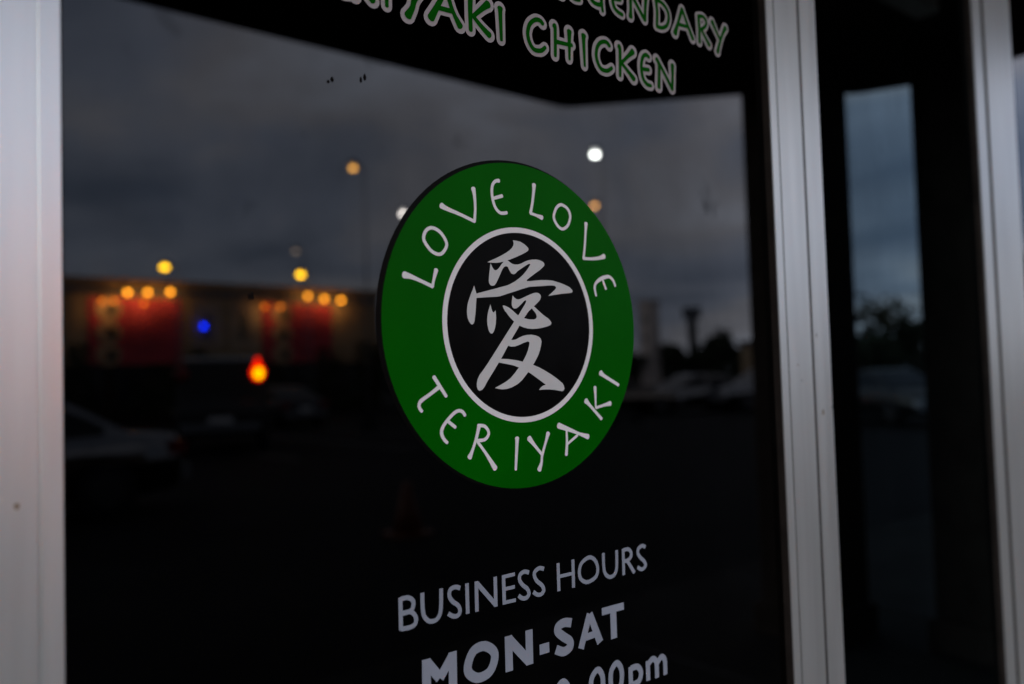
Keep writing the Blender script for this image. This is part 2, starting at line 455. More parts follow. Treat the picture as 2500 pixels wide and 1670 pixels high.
# ------------------------------------------------------------------ pen strokes of the lettering, millimetres on the door glass: x, height above eye level, width factor
DECAL_LETTERS = [
 ('L', [([(373.28,88.91,2), (380.69,87.44,1.3), (391.95,83.72,1), (401.17,80.36,1.1)], False), ([(401.17,80.36,1), (402.85,86.43,0.9), (405.52,94.78,1.4)], False)]),
 ('O', [([(402.09,131.5,1), (409.55,129.25,1), (415.32,123.39,1), (417.33,117.45,1), (413.61,111.25,1), (408.58,108.8,1), (401.14,111.18,1), (394.89,117.9,1), (393.43,122.67,1), (396.18,128.62,1)], True)]),
 ('V', [([(413.03,151.99,1.8), (418.83,149.83,1.3), (433.63,146.02,1), (448.42,141.51,1)], False), ([(448.18,171.21,1.6), (449.36,164.48,1.1), (449.74,153.07,0.9), (448.42,141.51,1)], False)]),
 ('E', [([(478.03,182.32,1.2), (473.94,181.34,1), (470.5,177.4,1), (469.38,170.85,1), (470.48,162.82,1), (473.39,156.14,1), (478.04,152.53,1), (482.49,152.4,1), (486.26,153.25,1)], False), ([(471.89,165.31,1), (481.23,168.43,1.1)], False)]),
 ('L', [([(521.01,183.63,1.6), (520.39,178.09,1.15), (518.33,166.33,1), (515.55,156.06,1.1)], False), ([(515.54,155.76,1), (521.81,154.58,0.9), (529.72,152.81,1.5)], False)]),
 ('O', [([(556.63,168.23,1), (564.07,165.08,1), (567.35,158.51,1), (565.13,150.77,1), (561.13,146.33,1), (555.41,144.26,1), (549.48,147.44,1), (545.24,154.45,1), (547.63,162.12,1), (551.55,166.56,1)], True)]),
 ('V', [([(588.97,152.69,1.5), (588.02,145.27,1), (586.17,130.04,0.9), (583.83,117.17,1)], False), ([(583.82,116.98,1), (595.72,117.33,1), (606.54,119.02,1.2), (612.99,121.07,1.8)], False)]),
 ('E', [([(628.11,91.38,0.9), (625.57,96.48,1), (621.11,99.83,1), (616.54,100.24,1.2), (607.31,97.5,1.3), (599.9,92.64,1), (598.13,87.44,1), (599.75,80.17,0.8)], False), ([(610.4,95.72,0.9), (614.09,87.51,0.9)], False)]),
 ('T', [([(400.39,2.12,1.2), (412.58,-14.76,1)], False), ([(404.97,-6.91,1.2), (395.43,-12.78,1), (387.03,-17.53,1.1), (384.74,-20.62,1), (384.96,-23.81,1), (387.08,-26.56,1)], False)]),
 ('E', [([(432.12,-32.34,1), (429.17,-28.89,1), (424.47,-28.11,1), (419.02,-30.85,1), (410.85,-38.02,1), (407.07,-43.73,1.1), (407.25,-48.6,1.1), (409.74,-52.55,1), (412.29,-54.89,1)], False), ([(414.18,-36.85,1), (421.32,-42.17,1)], False)]),
 ('R', [([(447.3,-42.81,1.3), (443.79,-53.45,1), (439.29,-63.66,1), (436,-69.47,1.6)], False), ([(446.27,-42.19,1), (453.26,-43.17,1), (457.35,-47.64,1), (457.21,-51.57,1), (452.84,-55.2,1), (445.11,-55.49,1)], False), ([(445.41,-56.91,0.9), (454.49,-68.21,1), (463.99,-81.68,1.7)], False)]),
 ('I', [([(490.64,-56.69,1.6), (490.29,-61.87,1.2), (488.04,-85.03,0.9)], False)]),
 ('Y', [([(505.42,-57.71,1.8), (511.72,-64.61,1.1), (520.72,-74.16,1)], False), ([(529.08,-54.57,1.5), (525.97,-62.1,1), (520.7,-74.75,1), (519.64,-81.16,1), (516.63,-87.67,1.7)], False)]),
 ('A', [([(543.11,-48.05,1.9), (560.24,-53.97,1.2), (570.22,-57.68,1), (581.66,-61.22,1.7)], False), ([(553.16,-53.52,0.8), (553.02,-66.27,1), (551.74,-76.48,1.2)], False), ([(567.18,-59.01,0.9), (553.84,-66.33,0.8)], False)]),
 ('K', [([(580.71,-25.72,1.9), (586.13,-30.63,1.1), (601.37,-44.58,1.1)], False), ([(593.83,-12.72,1.3), (593.94,-23.43,0.9), (593.93,-32.86,0.7)], False), ([(594.36,-33.2,0.9), (606.52,-30.9,1), (614.73,-29.66,1.6)], False)]),
 ('I', [([(602.7,1.6,1.9), (607.93,-1.69,1.2), (627.62,-11.17,1.1)], False)]),
]
DISH_LETTERS = [
 ('T', [([(292.2,345.26,1.3), (308.75,344.9,1.3)], False), ([(300.41,345.08,1), (300.08,329.7,1), (299.22,319.28,1.2)], False)]),
 ('E', [([(327.06,339.98,1), (321.74,340.26,1), (316.33,334.41,1), (314.19,326.51,1), (316,319.74,1), (321.2,316.91,1), (326.53,317.44,1)], False), ([(314.86,327.31,1), (324.77,327.67,1)], False)]),
 ('R', [([(332.23,345.2,1.2), (332.27,332.87,1), (332.23,317.14,1.2)], False), ([(331.56,345.31,1), (339.41,346.7,1), (344.12,342.47,1), (342.59,336.42,1), (334.27,331.58,1)], False), ([(334.6,331.37,1), (340.91,324.14,1), (348.7,318.15,1.4)], False)]),
 ('I', [([(362.1,345.79,1.5), (362.16,340.1,1.1), (362.19,317,0.8)], False)]),
 ('Y', [([(379.07,344.25,1.6), (390.99,332.67,1)], False), ([(403.19,347.78,1.6), (390.96,331.36,1.3), (387.69,322.07,1.2), (383.01,314.09,1.7)], False)]),
 ('A', [([(423.9,348.89,1.2), (415.11,332.54,1.2), (406.91,318.21,1.7)], False), ([(423.9,348.89,1), (428.63,334.76,1), (432.39,327.01,1), (438.17,318.36,1.5)], False), ([(414.62,329.23,1), (428.87,329.79,1)], False)]),
 ('K', [([(450.7,348.75,1.3), (450.13,332.21,1.1), (450.21,317.58,1)], False), ([(470.9,347.11,1.7), (464.3,341.5,1.2), (453.43,331.35,0.9)], False), ([(454.23,330.53,0.9), (462.83,323.75,1.1), (471.57,317.93,1.4)], False)]),
 ('I', [([(485.39,346.85,1.5), (485.47,341.95,1.1), (485.86,316.79,0.8)], False)]),
 ('C', [([(538.71,345.34,1), (535.24,347.84,1), (529.13,347.09,1), (521.86,341,1), (518.81,331.75,1), (520.64,322.93,1), (525.91,317.18,1), (532.97,317.24,1), (537.11,318.96,1), (540.83,322.32,0.9)], False)]),
 ('H', [([(553.82,347.5,1.3), (555,343.26,1), (554.08,316.89,0.9)], False), ([(574.19,346.33,1.5), (573.85,338.59,1.1), (573.24,317.55,0.7)], False), ([(556.29,331.66,1), (571.2,332.35,0.9), (577.17,332.93,0.9)], False)]),
 ('I', [([(594.29,346.86,1.6), (594.05,341.74,1.15), (594.5,315.31,0.7)], False)]),
 ('C', [([(631.94,344.77,1), (627.41,347.91,1), (619.77,346.12,1), (613.71,339.73,1), (611.58,330.97,1), (613.49,323.12,1), (618.4,317.55,1), (625.32,316.94,1), (630.08,318.79,1), (634.35,321.96,0.9)], False)]),
 ('K', [([(646,348.01,1.2), (647.73,344.17,1.1), (646.55,315.93,0.9)], False), ([(667.63,346.8,1.6), (659.9,340.09,1), (649.72,331.02,0.9)], False), ([(650.26,329.86,0.9), (659.05,323.65,1), (667.92,316.93,1.4)], False)]),
 ('E', [([(693.44,346.69,1), (689.05,348.33,1), (683.77,344.54,1), (680.79,336.06,1), (680.96,327.42,1), (683.68,319.3,1), (689.82,315.32,1), (695.57,315.17,0.9)], False), ([(681.79,331.06,1), (692.65,332.24,1)], False)]),
 ('N', [([(706.41,347.36,1.2), (709.96,340.61,1), (708.59,316,1.2)], False), ([(706.81,347.45,1), (719.42,332.85,1), (731.31,318.28,1.1)], False), ([(732.91,346.01,1.4), (732.66,334.71,1), (731.31,318.28,1)], False)]),
]
HEADING_LETTERS = [
 ('L', [([(551.32,407.06,1.3), (550.95,393.11,1), (550.7,379.63,1)], False), ([(550.7,379.63,1), (559.88,380.91,1), (565.85,380.89,1.2)], False)]),
 ('E', [([(589.17,405.6,1), (583.01,406.35,1), (575.98,398.53,1), (574.52,390.68,1), (578.68,384.35,1), (584.18,382.51,1), (590.4,383.09,0.9)], False), ([(575.68,391.82,1), (586.91,393.26,1)], False)]),
 ('G', [([(622.46,411.62,1), (614.25,412.73,1), (605.66,403.5,1), (604.63,393.91,1), (608.38,387.29,1), (615.29,385.3,1), (620.65,386.29,1)], False), ([(622.35,397.01,1.2), (622.29,388.43,1), (623.65,379.8,0.8)], False), ([(613.45,395.88,1), (624.15,397.5,1)], False)]),
 ('E', [([(653.89,409.07,1), (646.51,409.67,1), (640.71,403.73,1), (639.12,396.36,1), (641.2,389.1,1), (646.51,385.26,1), (653.22,383.75,1)], False), ([(641.04,398.17,1), (650.92,399.51,1)], False)]),
 ('N', [([(667.09,410.02,1.2), (667.1,393.22,1), (666.43,385.09,1.4)], False), ([(668.37,410.37,1), (678.61,398.88,1), (689.36,386.88,1.1)], False), ([(693.36,419.86,1.4), (690.65,401.13,1), (689.36,386.88,1)], False)]),
 ('D', [([(708.95,414.1,1.1), (710.27,401.69,1), (709.11,385.48,1)], False), ([(707.69,415.58,1), (719.06,414.04,1), (727.6,408,1), (729.86,399.36,1), (725.89,390.08,1), (717.45,385.25,1), (708.67,384.92,1)], False)]),
 ('A', [([(753.93,416.23,1.2), (745.78,397.79,1), (740.11,384.78,1.6)], False), ([(753.93,416.23,1), (761.65,401.74,1), (771.5,385.24,1.2)], False), ([(748.53,396.6,1), (761.39,397.44,0.9)], False)]),
 ('R', [([(783.85,414.43,1.2), (784.07,398.71,1), (783.92,384.36,1.1)], False), ([(782.86,415.14,1), (791.89,416.95,1), (797.62,412.62,1), (795.72,406.36,1), (787.89,400.6,1)], False), ([(788.59,399.81,1), (794.87,392.69,1), (801.93,385.19,1.3)], False)]),
 ('Y', [([(809.16,415.31,1.4), (816.21,405.56,1), (822.64,397.33,1)], False), ([(834.68,413.79,1.5), (827.72,403.44,1), (821.41,390.19,1), (817.69,380.56,1.3)], False)]),
]
HOURS_LETTERS = [
 ('B', [([(362,-177.93,1), (361.91,-204.74,1)], False), ([(362.22,-179.44,1), (369.2,-179.51,1), (374.11,-183.29,1), (373.4,-189.11,1), (369.54,-191.21,1), (362.42,-191.27,1)], False), ([(362.42,-191.27,1), (371.56,-191.61,1), (376.31,-196.79,1), (375.61,-202.15,1), (370.53,-203.95,1), (361.95,-203.62,1)], False)]),
 ('U', [([(383.33,-178.11,1), (383.47,-192.23,1), (385.35,-198.96,1), (390.52,-203.26,1), (397.6,-202.61,1), (401.38,-195.75,1), (402.37,-177.96,1)], False)]),
 ('S', [([(422.25,-181.32,1), (417.14,-179.44,1), (411.97,-180.65,1), (410.64,-185.74,1), (413.83,-191.08,1), (419.55,-195.75,1), (421.31,-200.86,1), (418.54,-204.12,1), (413.42,-203.45,1), (408.87,-200.41,1)], False)]),
 ('I', [([(429.52,-178.41,1), (429.53,-204.77,1)], False)]),
 ('N', [([(439.68,-178.51,1), (439.53,-204.94,1)], False), ([(440.39,-180.33,1.1), (460.16,-202.61,1.1)], False), ([(460.73,-178.11,1), (460.56,-204.66,1)], False)]),
 ('E', [([(470.31,-178.51,1), (470.3,-204.69,1)], False), ([(468.97,-179.9,0.85), (483.47,-179.63,0.85)], False), ([(469.85,-191.03,0.85), (483.03,-191.03,0.85)], False), ([(469.4,-202.9,0.85), (483.72,-203.12,0.85)], False)]),
 ('S', [([(500.45,-181.23,1), (494.96,-179.41,1), (489.87,-181.1,1), (488.86,-185.74,1), (492,-190.73,1), (497.68,-195.57,1), (499.52,-200.37,1), (496.53,-203.38,1), (491.51,-203.07,1), (486.99,-199.7,1)], False)]),
 ('S', [([(518.87,-180.84,1), (513.2,-179.25,1), (507.6,-181.54,1), (506.91,-185.67,1), (509.8,-190.68,1), (515.65,-195.58,1), (517.7,-200.49,1), (514.45,-203.51,1), (509.3,-202.94,1), (504.81,-199.55,1)], False)]),
 ('H', [([(536.86,-178.43,1), (536.79,-204.88,1)], False), ([(556.21,-178.08,1), (555.92,-205.04,1)], False), ([(537.38,-191.17,0.85), (556.17,-191.19,0.85)], False)]),
 ('O', [([(577.8,-179.48,1), (585.9,-183.49,1), (589.36,-192.29,1), (586.08,-199.95,1), (574.41,-202.95,1), (566.1,-198.53,1), (564.2,-190.8,1), (567.74,-183.29,1)], True)]),
 ('U', [([(597.89,-178.22,1), (597.96,-193.02,1), (600.21,-199.62,1), (605.6,-203.31,1), (612.07,-202.33,1), (616.02,-196.01,1), (616.92,-178.21,1)], False)]),
 ('R', [([(626.52,-178.41,1), (626.2,-205.03,1)], False), ([(626.44,-179.95,1), (633.28,-179.85,1), (637.7,-183.23,1), (637.45,-188.18,1), (632.71,-190.98,1), (626.7,-191.15,1)], False), ([(632.06,-191.58,1), (642.01,-205.31,1)], False)]),
 ('S', [([(660.36,-181.64,1), (655.08,-179.7,1), (649.4,-181.72,1), (648.31,-186.3,1), (651.68,-191.13,1), (656.81,-195.55,1), (659.36,-200.3,1), (655.31,-203.38,1), (651.05,-202.96,1), (646.94,-200.13,1)], False)]),
]
DAYS_LETTERS = [
 ('M', [([(385.7,-233.53,1), (385.16,-265.1,1)], False), ([(412.45,-233.39,1), (411.99,-265.65,1)], False), ([(386.44,-236.7,1), (398.75,-252.39,1)], False), ([(412.07,-236.25,1), (398.75,-252.39,1)], False)]),
 ('O', [([(446.89,-236.35,1), (456.77,-243.46,1), (456.93,-252.07,1), (450.69,-260.34,1), (438.31,-261.91,1), (428.73,-255.01,1), (429.03,-246.13,1), (435.36,-237.39,1)], True)]),
 ('N', [([(473.91,-233.3,1), (473.84,-264.97,1)], False), ([(498.21,-233.08,1), (497.96,-264.6,1)], False), ([(474.58,-236.93,1.05), (497.25,-261.27,1.05)], False)]),
 ('-', [([(510.47,-254.13,1), (522.45,-254.12,1)], False)]),
 ('S', [([(551.7,-237.62,1), (542.31,-235.56,1), (534.66,-237.65,1), (533.91,-242.46,1), (540.83,-248.53,1), (548.75,-254.46,1), (548.5,-260.08,1), (540.23,-262.43,1), (530.56,-258.28,1)], False)]),
 ('A', [([(563.06,-264.95,0.9), (576.21,-233.89,0.9)], False), ([(576.21,-233.89,0.9), (589.4,-264.62,1)], False), ([(570.08,-255.39,0.8), (583.47,-254.9,0.8)], False)]),
 ('T', [([(593.15,-235.48,0.85), (624.63,-235.68,0.85)], False), ([(608.99,-235.84,1), (608.94,-265.05,1)], False)]),
]
TIME_LETTERS = [
 ('9', [([(539.01,-290.26,1), (545.01,-297.65,1), (542.81,-306.25,1), (536.36,-309.77,1), (531.29,-303.24,1), (532.62,-293.21,1)], True), ([(544.48,-301.45,1), (542.47,-314,1), (536.69,-322.85,1)], False)]),
 (':', [([(562.25,-303.09,1.3), (563.1,-304.9,1.3)], False), ([(562.01,-320.54,1.3), (562.86,-322.36,1.3)], False)]),
 ('0', [([(584.69,-290.14,1), (591.08,-298.48,1), (589.79,-313.09,1), (582.21,-321.92,1), (575.84,-314.87,1), (575.71,-297.39,1)], True)]),
 ('0', [([(611.32,-289.92,1), (617.98,-298.15,1), (616.88,-311.75,1), (609.17,-320.82,1), (603.13,-313.78,1), (602.95,-297.28,1)], True)]),
 ('p', [([(631.31,-298.28,1), (630.74,-329.2,1)], False), ([(631.21,-300.22,1), (641.63,-300.73,1), (646.53,-307.85,1), (642.95,-315.46,1), (632.41,-317.04,1)], False)]),
 ('m', [([(657.3,-298.33,1), (657.26,-318.73,1)], False), ([(657.53,-301.95,1), (665.31,-298.33,1), (670.49,-303.57,1), (670.72,-319.2,1)], False), ([(671.31,-304.49,1), (678.45,-299.36,1), (683.75,-304.08,1), (684.02,-319.13,1)], False)]),
]
CHARACTER = [
 [[(492.43,127.85), (497.38,127.8), (501.82,127.11), (506.26,125.37), (509.41,123.37), (511.42,121.52), (511.09,119.75), (509.21,118.36), (503.29,115.45), (495.5,112.19), (488.78,109.67), (485.29,108.51), (487.75,107.25), (490.83,105.73), (493.96,105.19), (497.78,105.43), (501.66,106.51), (505.59,108.4), (510.18,110.09), (515.44,111.19), (520.72,111.64), (525.35,111.19), (528.64,110.14), (530.72,108.65), (530.98,106.74), (529.09,104.85), (524.96,101.82), (518.86,98.21), (513.48,94.91), (508.81,91.92), (507.73,90.87), (508.75,90.33), (512.65,90.52), (518.58,91.32), (525.89,92.14), (533.95,92.55), (541.4,92.31), (548.88,90.99), (556.44,89.19), (563.36,86.92), (566.09,84.7), (567.15,83.19), (566.31,81.85), (564.52,81.41), (556.76,80.53), (550.47,79.76), (542.86,78.59), (534.65,77.25), (538.84,80.21), (543.06,83.19), (545.05,85.07), (544.91,86.6), (542.56,87.51), (538.48,87.68), (529.68,86.77), (520.33,85.83), (511.13,85.06), (502,82.57), (492.35,79.7), (482.86,76.96), (475.99,74.85), (471.68,74.11), (464.39,73.59), (455.39,72.78), (448.17,72.04), (447.31,64.22), (446.84,60.1), (446.21,56.13), (445.31,51.18), (444.26,48.94), (442.58,48.08), (441.08,48.54), (439.33,50.57), (437.92,53.48), (437.31,56.9), (437.23,59.84), (437.52,62.98), (438.53,67.23), (440.1,71.03), (442.6,76.3), (444.59,80.15), (445.93,83.37), (447.08,79.55), (448.43,76.06), (457.37,78.33), (467.67,80.92), (476.92,83.27), (483.16,84.86), (486.95,86.16), (493.35,89.17), (499.2,92.67), (503.82,96.13), (508.51,100.62), (511.58,104.29), (513.09,106.38), (512.34,107.09), (510.7,106.73), (506.73,104.64), (501.47,101.69), (496.9,98.96), (494.59,96.86), (492.34,95.9), (489.84,96.35), (488.03,98.21), (486.56,100.57), (485.38,102.45), (483.53,102.98), (481.33,102.21), (479.4,100.39), (477.43,97.12), (475.13,93.11), (473.17,89.62), (471.22,86.63), (469.33,84.61), (466.87,83.87), (464.48,84.38), (463.04,86.23), (462.76,88.61), (463.3,93.44), (464.41,99.26), (465.33,104.7), (466.35,102.74), (467.78,100.42), (469.41,98.74), (471.04,98.35), (472.9,99.04), (475.11,100.86), (477.68,103.93), (480.7,107.04), (477.15,106.23), (472.83,105.47), (468.56,105.2), (464.92,105.2), (461.62,105.28), (465.59,107.03), (471.76,109.61), (478,112.46), (484.32,115.69), (488.16,118.07), (491.08,120.5), (492.87,122.85), (493.46,125.12), (492.91,127.05)]],
 [[(463.85,67.01), (464.53,64.26), (465.45,61.17), (466.77,59.39), (468.13,60.05), (469.52,61.62), (469.65,60.21), (469.87,57.69), (469.94,54.17), (469.37,49.13), (468.27,45.09), (466.75,41.81), (464.92,40.14), (463.35,40.27), (461.71,41.75), (460.55,44.48), (459.75,48.46), (459.56,51.95), (460.02,55.96), (460.9,59.47), (460.54,58.42), (461.88,62.27)]],
 [[(490.32,76.04), (492.14,74.15), (494.61,72.77), (497.14,72.46), (500.03,73.21), (505.57,75.39), (511.49,77.71), (516.12,79.19), (519.76,79.79), (522.71,79.41), (524.64,77.88), (525.22,75.89), (524.12,73.33), (522.39,71.51), (518.98,68.89), (515.94,66.65), (519.45,64.15), (523.95,61.02), (522.35,62.12), (528.11,58.32), (533.61,55.54), (536.69,52.95), (537.68,51.11), (536.53,49.23), (532.59,47.84), (526.22,46.43), (519.24,45.38), (513.73,45.05), (507.62,45.38), (502.27,46.44), (497.45,47.97), (494.85,44.44), (490.69,39.27), (487.03,34.65), (489.52,34.51), (492.5,34.93), (496.54,36.65), (501.28,38.33), (506.03,39.25), (511.47,39.56), (516.91,38.98), (521,37.71), (523.35,35.89), (524.28,33.27), (523.6,30.12), (521.86,24.88), (519.59,20.19), (516.67,16.04), (512.7,10.99), (519.81,8.7), (527.31,5.44), (535.57,1.33), (543.2,-3.07), (549.5,-7.23), (551.2,-9.67), (552.01,-12.63), (550.63,-14.46), (548.79,-15.03), (545.58,-14.55), (539.19,-13.44), (532.15,-12.79), (525.16,-12.67), (519.27,-12.9), (521.08,-10.87), (523.92,-9.13), (527.93,-8.1), (522.71,-4.92), (515.98,-0.85), (509.98,2.65), (506.46,4.37), (503.17,1.25), (498.66,-3.01), (492.87,-6.69), (486.21,-9.28), (480.31,-10.62), (475.14,-10.85), (470.69,-10.31), (466.29,-9.32), (472.08,-7.1), (479.26,-4.03), (485.23,-0.64), (489.97,3.57), (495.26,8.83), (488.29,10.97), (480.52,12.35), (471.58,13.72), (466.25,7.04), (460.98,0.67), (457.06,-4.19), (454.44,-8.06), (451.88,-10.45), (448.77,-11.33), (446.97,-10.29), (445.96,-7.81), (445.94,-4.86), (446.99,-0.97), (449.27,2.91), (453.11,6.78), (458.93,13.13), (466.81,22.53), (474.81,32.06), (482.93,41.74), (491.16,51.55), (486.69,55.04), (483.55,58.28), (481.05,61.02), (481,60.39), (478.96,63.72), (477.99,65.87), (479.06,66.34), (481.21,65.97), (485.5,64.4), (489.78,61.84), (493.46,59.25), (496.22,57.41), (498.79,60.2), (497.9,59.36), (501.93,64.39), (505.64,68.96), (506.71,71.47), (505.96,72.09), (504.13,71.38), (500.81,68.55), (496.87,65.47), (494.28,64.07), (491.74,63.75), (489.89,64.77), (488.91,66.94), (488.96,69.88), (489.57,72.83)], [(503.29,55.14), (508.94,61.5), (513.24,64.62), (516.71,61.33), (518.43,59.4), (519.22,56.8), (518.25,54.94), (515.47,54.1), (510.68,54), (506.63,54.44)], [(483.1,29.15), (486.98,28.28), (491.59,28.54), (496.95,30.08), (502.37,32), (507.14,33.2), (509,32.43), (508.91,30.1), (506.79,24.41), (504.24,19.77), (500.13,14.15), (492.42,15.61), (483.28,16.72), (474.38,17.06), (478.32,22.47)]]
]

# ================================================================== the setting
G = -0.13                                   # level of the parking lot; the sidewalk is 0
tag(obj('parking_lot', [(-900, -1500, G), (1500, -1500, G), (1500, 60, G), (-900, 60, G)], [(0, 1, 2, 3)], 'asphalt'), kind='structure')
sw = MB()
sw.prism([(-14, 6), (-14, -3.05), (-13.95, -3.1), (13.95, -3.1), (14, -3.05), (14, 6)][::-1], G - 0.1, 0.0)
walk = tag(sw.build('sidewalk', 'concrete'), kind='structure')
for k in range(-7, 9):                     # tooled joints between the sidewalk bays
    obj('joint', [(k * 1.6 - 0.004, -3.04, 0.003), (k * 1.6 + 0.004, -3.04, 0.003), (k * 1.6 + 0.004, -0.02, 0.003), (k * 1.6 - 0.004, -0.02, 0.003)],
        [(0, 1, 2, 3)], 'dark_metal', walk)
lines = [(x, -15.2, -25.0) for x in [-6.5 + 2.75 * i for i in range(16)]]
for x, ya, yb in lines:
    m = obj('parking_line', [(x - .05, yb, G + .004), (x + .05, yb, G + .004), (x + .05, ya, G + .004), (x - .05, ya, G + .004)], [(0, 1, 2, 3)], 'paint')
    tag(m, kind='structure')

# ================================================================== the shop front
shop = empty('shop_front', (0, 0, 0), 'aluminium shop front with dark glass, jambs and mullion around the door', 'shop front')
# wall, canopy and columns
w = MB(); w.box(2.62, 9.0, 0.002, 0.30, 0.0, 3.4); w.build('wall', 'stucco', shop)
w = MB(); w.box(-9.0, -1.30, 0.002, 0.30, 0.0, 3.4); w.build('wall', 'stucco', shop)
w = MB(); w.box(-1.30, 2.62, 0.002, 0.30, 2.62, 3.4); w.build('wall', 'stucco', shop)
cpoly = [(-9.0, 0.30), (-9.0, -2.94), (3.35, -2.94), (4.04, -2.20), (4.60, -1.80), (4.76, -1.45), (4.78, 0.30)]
can = MB(); can.prism(cpoly, 3.0, 3.42)
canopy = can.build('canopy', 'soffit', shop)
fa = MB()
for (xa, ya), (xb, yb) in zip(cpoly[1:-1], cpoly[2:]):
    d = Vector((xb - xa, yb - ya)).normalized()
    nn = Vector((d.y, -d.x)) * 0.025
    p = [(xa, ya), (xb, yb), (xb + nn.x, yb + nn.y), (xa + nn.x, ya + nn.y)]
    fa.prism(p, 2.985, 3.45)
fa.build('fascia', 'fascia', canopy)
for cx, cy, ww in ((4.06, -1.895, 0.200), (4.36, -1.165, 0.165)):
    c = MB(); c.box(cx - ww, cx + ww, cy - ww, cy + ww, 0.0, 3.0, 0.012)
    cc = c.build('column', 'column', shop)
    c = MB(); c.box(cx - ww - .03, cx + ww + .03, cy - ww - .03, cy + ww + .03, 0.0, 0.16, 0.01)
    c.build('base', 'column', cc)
fx = MB(); fx.box(3.30, 3.72, -1.06, -0.96, 2.93, 3.0, 0.01)
fx.build('soffit_light', 'white_band', canopy)

# aluminium members, front faces stand 10 mm proud of the glass
def member(name, x0, x1, z0, z1, parent, yf=-0.010, yb=0.036, b=0.0):
    m = MB(); m.box(x0, x1, yf, yb, z0, z1, b)
    return m.build(name, 'alu', parent)
jb = member('jamb', 0.983, 1.022, 0.0, 2.62, shop)
member('jamb', -0.003, 0.041, 0.0, 2.62, shop)
mul = member('mullion', 1.5785, 1.697, 0.0, 2.62, shop, -0.0115)
member('glazing_bead', 1.532, 1.568, 0.115, 2.50, mul, -0.010, 0.020)
g = MB(); g.box(1.5681, 1.5784, -0.0096, 0.03, 0.0, 2.62); g.build('joint', 'gasket', mul)  # shade of the deep joint put in as a nearly flush black strip
g = MB(); g.box(1.5245, 1.532, -0.008, 0.004, 0.115, 2.50); g.build('gasket', 'gasket', mul)  # gasket carried forward, its black also painting the shade on the bead return
g = MB(); g.box(0.9779, 0.9829, -0.0094, 0.03, 0.0, 2.15); g.build('door_gap', 'gasket', shop)  # the gap's shade painted as a black strip filling it almost flush
member('mullion', 2.575, 2.62, 0.0, 2.62, shop)
member('mullion', -1.30, -1.255, 0.0, 2.62, shop)
for x0, x1 in ((1.022, 1.5325), (1.697, 2.575), (-1.255, -0.003)):
    member('sill', x0, x1, 0.0, 0.115, shop, -0.0105)
    member('header', x0, x1, 2.50, 2.62, shop, -0.0105)
member('header', 0.041, 0.983, 2.155, 2.20, shop, -0.0105)
member('header', 0.041, 0.983, 2.57, 2.62, shop, -0.0105)
def pane(x0, x1, z0, z1, mat, parent, name='window_pane', t=0.006):
    m = MB(); m.box(x0, x1, 0.0, t, z0, z1)
    return m.build(name, mat, parent)
pane(1.022, 1.532, 0.115, 2.50, 'side_glass', shop)
pane(1.697, 2.575, 0.115, 2.50, 'end_glass', shop)
pane(-1.255, -0.003, 0.115, 2.50, 'door_glass', shop)
pane(0.041, 0.983, 2.20, 2.57, 'door_glass', shop)
# the unlit room behind the glass
room = [('interior_floor', (-1.3, 2.62, 0.31, 6.0, -0.05, 0.002), 'room_floor'), ('interior_ceiling', (-1.3, 2.62, 0.31, 6.0, 2.75, 2.8), 'room'),
        ('interior_wall', (-1.3, 2.62, 6.0, 6.1, 0.0, 2.75), 'room'), ('interior_wall', (-1.4, -1.3, 0.31, 6.1, 0.0, 2.8), 'room'),
        ('interior_wall', (2.62, 2.72, 0.31, 6.1, 0.0, 2.8), 'room'), ('threshold', (-1.3, 2.62, 0.0365, 0.31, -0.05, 0.003), 'dark_metal')]
for nm, q, mt in room:
    m = MB(); m.box(*q); m.build(nm, mt, shop)

# ------------------------------------------------------------------ the glass door
door = empty('glass_door', (0.51, 0, 0.01), 'glass door in an aluminium frame carrying the round green sign', 'door')
O = Vector((0.51, 0, 0.01))
def dpart(name, x0, x1, z0, z1, mat, yf, yb, parent=door, b=0.0):
    m = MB(); m.box(x0 - O.x, x1 - O.x, yf, yb, z0 - O.z, z1 - O.z, b)
    return m.build(name, mat, parent)
s1 = dpart('stile', 0.0455, 0.0985, 0.012, 2.15, 'alu', -0.010, 0.034)
dpart('glazing_bead', 0.1004, 0.1127, 0.25, 2.05, 'alu', -0.0097, 0.012, s1)
dpart('groove', 0.0985, 0.1004, 0.25, 2.05, 'alu', -0.0075, 0.02, s1, 0)
dpart('gasket', 0.1127, 0.1150, 0.25, 2.05, 'gasket', -0.003, 0.010, s1, 0)
s2 = dpart('stile', 0.9252, 0.9778, 0.012, 2.15, 'alu', -0.010, 0.034)
dpart('glazing_bead', 0.9086, 0.9233, 0.25, 2.05, 'alu', -0.0097, 0.012, s2)
dpart('groove', 0.9233, 0.9252, 0.25, 2.05, 'gasket', -0.0094, 0.02, s2, 0)  # black fill paints the shade in the groove
dpart('gasket', 0.9062, 0.9086, 0.25, 2.05, 'gasket', -0.0085, 0.010, s2, 0)  # real gasket plus painted shade over the return of the bead
dpart('rail', 0.0985, 0.9252, 2.05, 2.15, 'alu', -0.0098, 0.034)
dpart('rail', 0.0985, 0.9252, 0.012, 0.25, 'alu', -0.0098, 0.034)
dpart('glass_pane', 0.1050, 0.9165, 0.245, 2.055, 'door_glass', 0.0, 0.006, door, 0)
